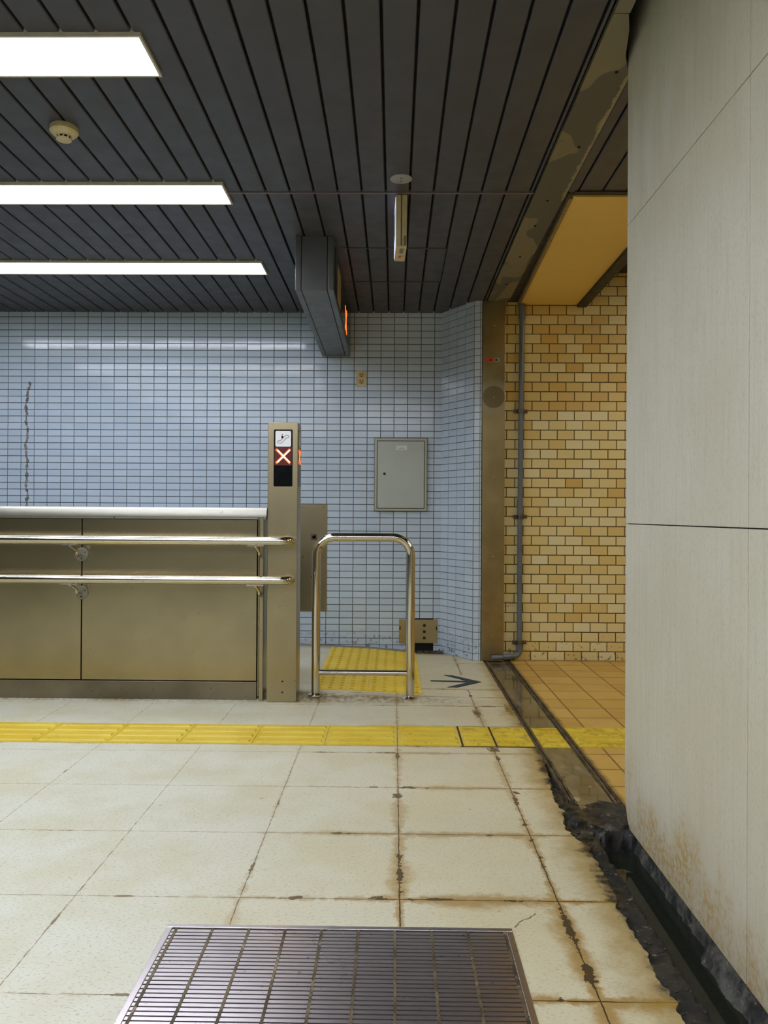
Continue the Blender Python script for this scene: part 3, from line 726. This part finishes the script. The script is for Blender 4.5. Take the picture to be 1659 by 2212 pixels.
# ------------------------------------------------------------------ hanging escalator sign box
t = thing('hanging_sign_box', (-.41, 4.6, CEIL), 'long dark grey hanging sign box with lit red cross, fixed between ceiling and blue wall', 'sign')
def hbox(b, x0, x1, y0, y1, zt, za, zb, c=0.0):
    b.add([(x0, y0, za), (x1, y0, za), (x1, y1, zb), (x0, y1, zb), (x0, y0, zt), (x1, y0, zt), (x1, y1, zt), (x0, y1, zt)],
          [(0, 3, 2, 1), (4, 5, 6, 7), (0, 1, 5, 4), (1, 2, 6, 5), (2, 3, 7, 6), (3, 0, 4, 7)])
ZA, ZB, YA, YB = 2.085, 2.052, 3.90, 5.375
b = MB(); hbox(b, -.474, -.346, YA, YB, CEIL, ZA, ZB); b.build('centre_casing', M['grey_box'], t, bevel=.002)
b = MB(); hbox(b, -.507, -.4765, YA, YB, CEIL, ZA, ZB); b.build('side_casing', M['grey_box'], t, bevel=.004)
b = MB(); hbox(b, -.3435, -.312, YA, YB, CEIL, ZA, ZB); b.build('side_casing', M['grey_box'], t, bevel=.004)
b = MB(); hbox(b, -.50, -.318, YA + .006, YB - .004, CEIL, ZA + .006, ZB + .006); b.build('core', M['dark_gap'], t)
b = MB(); b.box(-.3125, -.3095, 3.98, 5.20, 2.095, 2.335); f = b.build('display_window', M['black'], t)
b = MB(); b.prism(hround(4.14, 4.37, 2.108, 2.30, .015), 'x', -.3100, -.3085); b.build('pictogram_panel', M['ivory'], f)
def cross(b, cx, cz, s, w, axis, a0, a1):
    for sg in (1, -1):
        d = Vector((1, sg)).normalized(); n_ = Vector((-d.y, d.x)); pts = []
        for p, q in ((-1, -1), (1, -1), (1, 1), (-1, 1)):
            v = Vector((cx, cz)) + d * s * p + n_ * w * q; pts.append((v.x, v.y))
        b.prism(pts, axis, a0, a1)
b = MB(); cross(b, 4.86, 2.175, .10, .012, 'x', -.3095, -.3080); b.build('lit_cross', M['x_light'], f)

# ------------------------------------------------------------------ things on the blue wall
WY = WALL_Y - .004
t = thing('power_outlet', (-.232, WY, 1.90), 'small steel-plated double power outlet high on the blue tiled wall', 'outlet')
b = MB(); b.prism(hround(-.268, -.197, 1.846, 1.956, .004), 'y', WY, WY - .006); b.build('cover_plate', M['ivory'], t, bevel=.002)
for z in (1.925, 1.878):
    b = MB(); b.prism(hround(-.250, -.215, z - .016, z + .016, .008), 'y', WY - .006, WY - .0085); s_ = b.build('socket', simple('tan_socket', (190, 160, 80), .4), t)
    b = MB(); b.box(-.242, -.239, WY - .0092, WY - .008, z - .003, z + .010); b.box(-.227, -.224, WY - .0092, WY - .008, z - .003, z + .008); b.box(-.236, -.230, WY - .0092, WY - .008, z - .012, z - .007)
    b.build('slots', M['black'], s_)

t = thing('meter_cabinet', (.045, WY, .975), 'pale grey-green metal cabinet with a keyhole on the blue tiled wall', 'cabinet')
X0c, X1c, Z0c, Z1c = -.139, .229, .978, 1.486
b = MB(); b.box(X0c, X1c, WY - .006, WY + .003, Z0c, Z1c); b.build('back_box', M['rubber'], t)
b = MB(); f_ = .0175
for q in ((X0c + .003, X1c - .003, Z1c - f_, Z1c - .003), (X0c + .003, X1c - .003, Z0c + .003, Z0c + f_), (X0c + .003, X0c + f_, Z0c + f_, Z1c - f_), (X1c - f_, X1c - .003, Z0c + f_, Z1c - f_)): b.box(q[0], q[1], WY - .022, WY - .004, q[2], q[3])
b.build('frame', M['cabinet_frame'], t)
b = MB(); b.box(X0c + f_ + .004, X1c - f_ - .004, WY - .018, WY - .006, Z0c + f_ + .004, Z1c - f_ - .004); dr = b.build('door', M['cabinet'], t, bevel=.0015)
b = MB(); b.lathe([(.0085, -.018), (.0085, -.022), (.006, -.0225), (.0055, -.0205), (.002, -.0205)], (-.068, WY, 1.238), 'y', 24); lk = b.build('keyhole', M['rubber'], dr)
b = MB(); b.prism(hround(.012, .087, 1.404, 1.433, .002), 'y', WY - .018, WY - .0205); npz = b.build('nameplate', M['white_plate'], dr)
b = MB()
for x in (.018, .081): b.lathe([(.002, -.0205), (.0015, -.0215)], (x, WY, 1.4185), 'y', 8)
for k in range(7): b.box(.030 + k * .0058, .030 + k * .0058 + (.0035 if k % 3 else .0045), WY - .0211, WY - .0204, 1.410, 1.4145)
for k in range(4): b.box(.035 + k * .009, .040 + k * .009, WY - .0209, WY - .0204, 1.422, 1.425)
o = b.build('plate_print', simple('plate_ink', (110, 112, 110), .6), dr)

t = thing('key_switch_plate', (-.56, WY, .28), 'tall brushed steel switch plate on the blue wall beside the escalator post', 'switch plate')
b = MB(); b.box(-.668, -.465, WY - .004, WY + .002, .277, 1.022); b.build('plate', M['steel_post'], t, bevel=.001)
b = MB(); b.lathe([(.013, -.004), (.013, -.010), (.010, -.011), (.002, -.011)], (-.556, WY, .795), 'y', 20); b.build('key_switch', M['black'], t)
b = MB(); b.box(-.580, -.534, WY - .0052, WY - .004, .772, .816); b.build('switch_label', simple('etched_label', (96, 88, 66), .5), t)
b = MB(); b.lathe([(.011, -.004), (.011, -.0048), (.002, -.0048)], (-.563, WY, .513), 'y', 20); b.build('bolt_hole', M['black'], t)
for x in (-.632, -.489):
    for z in (1.004, .655, .30):
        b = MB(); b.lathe([(.004, -.004), (.003, -.0065)], (x, WY, z), 'y', 10); b.build('screw', M['steel_polish'], t)

t = thing('recessed_steel_box', (.17, WY, 0.0), 'low steel service box with three round holes at the foot of the blue wall', 'service box')
b = MB(); b.box(.036, .312, WALL_Y - .0005, WALL_Y + .004, -.02, .232); b.build('recess', M['dark_gap'], t)
b = MB(); b.box(.040, .308, WY - .006, WY - .001, .062, .226); pl_ = b.build('front_plate', M['steel_post'], t, bevel=.001)
for z in (.185, .142, .098):
    b = MB(); b.lathe([(.0105, -.0058), (.0105, -.0068), (.002, -.0068)], (.216, WY, z), 'y', 18); b.build('round_hole', M['black'], pl_)
for x in (.047, .301):
    b = MB(); b.prism(hround(x - .004, x + .004, .152, .178, .004), 'y', WY - .0058, WY - .0068); b.build('slot_hole', M['black'], pl_)
t = thing('slotted_drain_cover', (.2, 5.3, 0.0), 'small slotted metal drain cover on the floor below the service box', 'drain cover')
b = MB(); b.box(-.02, .34, 5.285, 5.375, -.004, .012); b.build('cover', M['joint_metal'], t)
for k in range(7):
    x = .02 + k * .045; b = MB(); b.box(x, x + .012, 5.30, 5.355, .011, .0128); b.build('slot', M['dark_gap'], t)

# ------------------------------------------------------------------ escalator parapet
PY = 3.95; Z_P0, Z_P1 = .098, .922
t = thing('escalator_parapet', (-2.5, PY, 0), 'brushed steel clad parapet wall with pale coping, left of the escalator post', 'parapet')
b = MB(); b.box(-5.6, -.672, PY + .014, PY + .16, 0, .93); b.build('core', M['rubber'], t)
xp = [-5.6, -4.30, -3.40, -2.50, -1.601, -.697]
for a, e in zip(xp, xp[1:]):
    b = MB(); b.box(a + .003, e - .003, PY, PY + .014, Z_P0, Z_P1); b.build('cladding_panel', M['steel_panel'], t, bevel=.0015)
b = MB(); b.prism([(PY - .020, .936), (PY - .020, .941), (PY - .018, .969), (PY - .004, .985), (PY + .17, .985), (PY + .17, .936)], 'x', -5.6, -.648)
b.build('coping', M['steel_cope'], t, bevel=.002)
b = MB(); b.box(-5.6, -.655, PY - .012, PY + .16, .925, .937)
b.build('coping_trim', M['steel_cope'], t)
for x in (-1.43, -.69, -2.4):
    b = MB(); b.lathe([(.003, 0), (.003, -.0015)], (x, PY - .012, .931), 'y', 8); b.build('rivet', M['black'], t)
b = MB(); b.box(-.693, -.687, PY - .004, PY + .14, .02, .925); b.box(-.683, -.664, PY - .018, PY + .14, 0, .937); b.build('end_stile', M['steel_post'], t, bevel=.001)
b = MB(); b.box(-5.6, -.697, PY - .006, PY + .014, 0.0, .094); b.build('kick_plate', M['steel_kick'], t, bevel=.002)

# ------------------------------------------------------------------ escalator post
t = thing('escalator_sign_post', (-.565, 3.98, 0), 'tall brushed steel post with escalator pictogram and lit red cross', 'sign post')
PX0, PX1, PYF, PYB, PZ = -.641, -.489, 3.912, 4.05, 1.418
b = MB(); ch = .022
b.prism([(PX0, 0), (PX1, 0), (PX1, PZ), (PX0, PZ)], 'y', PYF, PYB)
o = b.build('post_body', M['steel_post'], t, bevel=.003, segs=3)
b = MB(); DZ0, DZ1, DX0, DX1 = 1.093, 1.382, -.6115, -.5155
b.prism(hround(DX0, DX1, DZ0, DZ1, .006), 'y', PYF, PYF - .0012); f = b.build('display_window', M['black'], t)
cx = (DX0 + DX1) / 2; PC = 1.3345
b = MB(); b.prism(hround(cx - .0395, cx + .0395, PC - .0395, PC + .0395, .006), 'y', PYF - .0012, PYF - .0020); pic = b.build('pictogram_panel', M['picto_white'], f)
b = MB(); k = .079 / 375.0; ox, oz = cx - 455 * k, PC + 555 * k
def pp(x, y): return (ox + x * k, PYF - .0024, oz - y * k)
loop = [pp(*q) for q in ((515, 470), (560, 470), (580, 478), (594, 500), (580, 524), (560, 532), (535, 532), (410, 660), (345, 660), (325, 650), (315, 632), (325, 612), (345, 602), (385, 602), (515, 470))]
b.tube(loop, .0014, 6); b.lathe([(.0026, -.0020), (.0026, -.0026)], (pp(430, 450)[0], PYF, pp(430, 450)[2]), 'y', 12)
q = [pp(x, y) for x, y in ((408, 480), (452, 480), (462, 520), (448, 535), (430, 555), (415, 545), (410, 510))]; b.prism([(v[0], v[2]) for v in q], 'y', PYF - .0020, PYF - .0026)
b.build('escalator_drawing', M['black'], pic)
XC = 1.246
b = MB(); b.box(cx - .044, cx + .044, PYF - .0018, PYF - .0012, XC - .046, XC + .046); b.build('cross_backing', M['x_glow'], f)
b = MB(); cross(b, cx, XC, .050, .0056, 'y', PYF - .0018, PYF - .0026); b.build('lit_cross', M['x_light'], f)
b = MB(); cross(b, cx + .003, XC, .044, .0033, 'y', PYF - .0026, PYF - .0030); b.build('lit_core', M['x_core'], f)
# display on the passage side of the post
b = MB(); b.prism(hround(3.925, 4.035, DZ0, DZ1, .02), 'x', PX1, PX1 + .0012); f = b.build('display_window', M['grey_box'], t)
b = MB(); b.prism(hround(3.94, 4.02, PC - .04, PC + .04, .006), 'x', PX1 + .0012, PX1 + .002); b.build('pictogram_panel', M['cabinet'], f)
b = MB(); cross(b, 3.98, XC, .048, .0075, 'x', PX1 + .0012, PX1 + .0022); b.build('lit_cross', M['x_light'], f)
for z in (.105, .05):
    b = MB(); b.lathe([(.0045, 0), (.004, -.002), (.002, -.0025)], (-.560, PYF, z), 'y', 12); b.build('screw', M['rubber'], t)

# ------------------------------------------------------------------ handrails
def handrail(z, label):
    ry = 3.835; r = .0225
    t = thing('handrail', (-2.5, ry, z), label, 'handrail', 'parapet handrails')
    path = [(-5.5, ry, z), (-3, ry, z), (-1.5, ry, z), (-.56, ry, z)] + arc((-.56, ry + .042, z), .042, -90, 0, 10, 'xy')[1:] + [(-.518, PYF, z)]
    b = MB(); b.tube(path, r, 28); b.build('rail', M['steel_polish'], t, smooth=True)
    for x in (-4.3, -3.4, -2.5, -1.601, -.674):
        wy = PY if x < -.7 else PY - .018
        b = MB(); rad = .0345 if x < -.7 else .014
        b.lathe([(rad, 0), (rad, -.004), (rad - .002, -.006), (.002, -.006)], (x, wy, z - .078), 'y', 32); br = b.build('bracket', M['disc_metal'], t)
        b = MB(); b.tube([(x, wy, z - .078), (x, wy - .045, z - .078)] + arc((x, wy - .045, z - .058), .02, -90, -180, 6, 'yz')[1:] + [(x - .012, ry, z - .03), (x - .016, ry, z - .018)], .0075, 12)
        b.build('bracket_arm', M['steel_polish'], br, smooth=True)
        b = MB(); b.box(x - .055, x + .03, ry - .014, ry + .014, z - .0265, z - .0205); b.build('saddle', M['steel_polish'], br, bevel=.001)
        if x < -.7:
            for a in (30, 150, 270, 210):
                b = MB(); b.lathe([(.0035, -.006), (.003, -.0085)], (x + .022 * math.cos(math.radians(a)), wy, z - .078 + .022 * math.sin(math.radians(a))), 'y', 8); b.build('screw', M['rubber'], br)
    return t
handrail(.818, 'upper polished steel handrail along the steel parapet')
handrail(.622, 'lower polished steel handrail along the steel parapet')

# ------------------------------------------------------------------ hoop barrier
HY, HX0, HX1, HZ, HR = 4.0, -.400, .089, .835, .0222
zl, zr = land_z(HX0, HY), land_z(HX1, HY)
t = thing('hoop_barrier', (-.155, HY, 0), 'polished steel tube hoop barrier standing on the curb of the landing', 'barrier')
R = .095
path = [(HX0, HY, zl - .01), (HX0, HY, .3), (HX0, HY, HZ - R)] + arc((HX0 + R, HY, HZ - R), R, 180, 90, 14)[1:] + [(HX1 - R, HY, HZ)] + arc((HX1 - R, HY, HZ - R), R, 90, 0, 14)[1:] + [(HX1, HY, .3), (HX1, HY, zr - .01)]
b = MB(); b.tube(path, HR, 28); b.build('hoop_tube', M['steel_polish'], t, smooth=True)
b = MB(); b.tube([(HX0 + .015, HY, .135), (HX1 - .015, HY, .135)], .0145, 20); b.build('cross_bar', M['steel_polish'], t, smooth=True)
for x, z in ((HX0, zl), (HX1, zr)):
    b = MB(); b.lathe([(.040, -.006), (.040, .002), (.034, .006), (.024, .010), (.0225, .012)], (x, HY, z), seg=32); b.build('floor_flange', M['steel_polish'], t, smooth=True)

# ------------------------------------------------------------------ conduit pipe
t = thing('drain_pipe', (.828, 5.09, 0), 'blue-grey plastic pipe running down the yellow brick wall and turning left', 'pipe')
pz = .030; PYc = 5.098
b = MB(); path = [(.836, PYc, 2.34), (.832, PYc, 1.6), (.829, PYc, .9), (.829, PYc, pz + .03)] + arc((.799, PYc, pz + .03), .03, 0, -90, 8)[1:] + [(.70, PYc - .05, pz - .002), (.640, PYc - .06, pz - .003)]
b.tube(path, .0168, 20); b.build('pipe_run', M['pipe'], t, smooth=True)
b = MB(); b.tube([(.836, PYc, 2.34), (.8357, PYc, 2.33), (.8355, PYc, 2.26), (.8352, PYc, 2.235)], [.022, .0222, .0222, .018], 20); b.build('coupling', M['pipe'], t, smooth=True)
b = MB(); b.tube([(.829, PYc, 1.06), (.829, PYc, .965)], .0198, 20); b.build('coupling', M['pipe'], t, smooth=True)
b = MB(); b.tube([(.829, PYc, .115), (.829, PYc, .06)], .020, 20); b.build('coupling', M['pipe'], t, smooth=True)
b = MB(); b.tube([(.760, PYc - .028, pz - .0005), (.715, PYc - .045, pz - .0015)], .020, 20); b.build('coupling', M['pipe'], t, smooth=True)
for z in (1.640, .945, .118):
    b = MB(); b.tube([(.831, PYc, z - .012), (.831, PYc, z + .012)], .0225, 20)
    for dx in (-.034, .034): b.box(.831 + dx - .012, .831 + dx + .012, PYc + .004, PYc + .020, z - .011, z + .011); b.lathe([(.005, 0), (.005, -.006), (.002, -.007)], (.831 + dx, PYc + .004, z), 'y', 10)
    b.build('clamp', steel('dull_clamp_%d' % int(z * 100), (120, 112, 90), .45, 'z', .4), t, bevel=.001)

# faded handwriting on the tiles left of the pipe
t = thing('handwritten_note', (.75, 5.125, .35), 'faded handwritten note on a yellow brick left of the pipe', 'writing')
b = MB(); rr = random.Random(5)
b.tube([(.790 + .016 * math.cos(a), 5.1252, .366 + .013 * math.sin(a)) for a in [i * PI / 7 for i in range(15)]], .0007, 5)
def stroke(pts, x, z, s): b.tube([(x + px * s, 5.1252, z + pz_ * s) for px, pz_ in pts], .0008, 5)
G = {'2': [(0, .8), (.3, 1), (.6, .7), (0, 0), (.6, 0)], '3': [(0, 1), (.5, .9), (.2, .5), (.6, .3), (0, 0)], '+': [(0, .5), (.6, .5)], 'J': [(.4, 1), (.4, .2), (.1, 0)], 'X': [(0, 1), (.6, 0)], 'C': [(.6, .9), (.1, .8), (.1, .2), (.6, .1)], 'E': [(.6, 1), (0, .9), (0, .5), (.5, .5), (0, .4), (0, 0), (.6, 0)], '5': [(.5, 1), (0, 1), (0, .6), (.5, .4), (0, 0)]}
for i, c in enumerate('+233+'): stroke(G[c], .730 + i * .0095, .372, .011)
for i, c in enumerate('XJCE'): stroke(G[c], .732 + i * .0095, .348, .012)
stroke(G['5'], .786, .361, .011)
b.build('pen_strokes', M['ink'], t)

# ------------------------------------------------------------------ rubble bits at the broken joint
def lump(x, y, z, r, seed):
    bm = bmesh.new(); bmesh.ops.create_icosphere(bm, subdivisions=2, radius=r)
    for v in bm.verts:
        k = 1 + .45 * mn.noise(v.co * (1.6 / r) + Vector((seed, 0, 0))); v.co = Vector((v.co.x * k * 1.3, v.co.y * k, v.co.z * k * .55)) + Vector((x, y, z))
    me = bpy.data.meshes.new('rubble'); bm.to_mesh(me); bm.free(); me.materials.append(M['mortar'])
    for p in me.polygons: p.use_smooth = True
    return me
bpts = MB(); rr = random.Random(11); bm = bmesh.new()
for k in range(60):
    y = rr.uniform(1.45, 2.85); x = (rr.uniform(.56, .61) if y < 2.36 else rr.uniform(.56, .73))
    me = lump(x, y, -.006, rr.uniform(.0015, .004), k * 3.1); bm.from_mesh(me); bpy.data.meshes.remove(me)
me = bpy.data.meshes.new('rubble'); bm.to_mesh(me); bm.free(); me.materials.append(M['mortar'])
o = bpy.data.objects.new('rubble', me); C.objects.link(o)
tag(o, 'loose grit and mortar crumbs along the broken floor joint by the drain', 'rubble', kind='stuff')

# ------------------------------------------------------------------ cut the floor for the grating
fl = bpy.data.objects['floor']
bm = bmesh.new(); bm.from_mesh(fl.data)
for co, no in (((GX0, 0, 0), (1, 0, 0)), ((GX1, 0, 0), (1, 0, 0)), ((0, GY0, 0), (0, 1, 0)), ((0, GY1, 0), (0, 1, 0))):
    bmesh.ops.bisect_plane(bm, geom=bm.verts[:] + bm.edges[:] + bm.faces[:], plane_co=co, plane_no=no)
kill = [f for f in bm.faces if GX0 < f.calc_center_median().x < GX1 and GY0 < f.calc_center_median().y < GY1]
bmesh.ops.delete(bm, geom=kill, context='FACES'); bm.to_mesh(fl.data); bm.free()
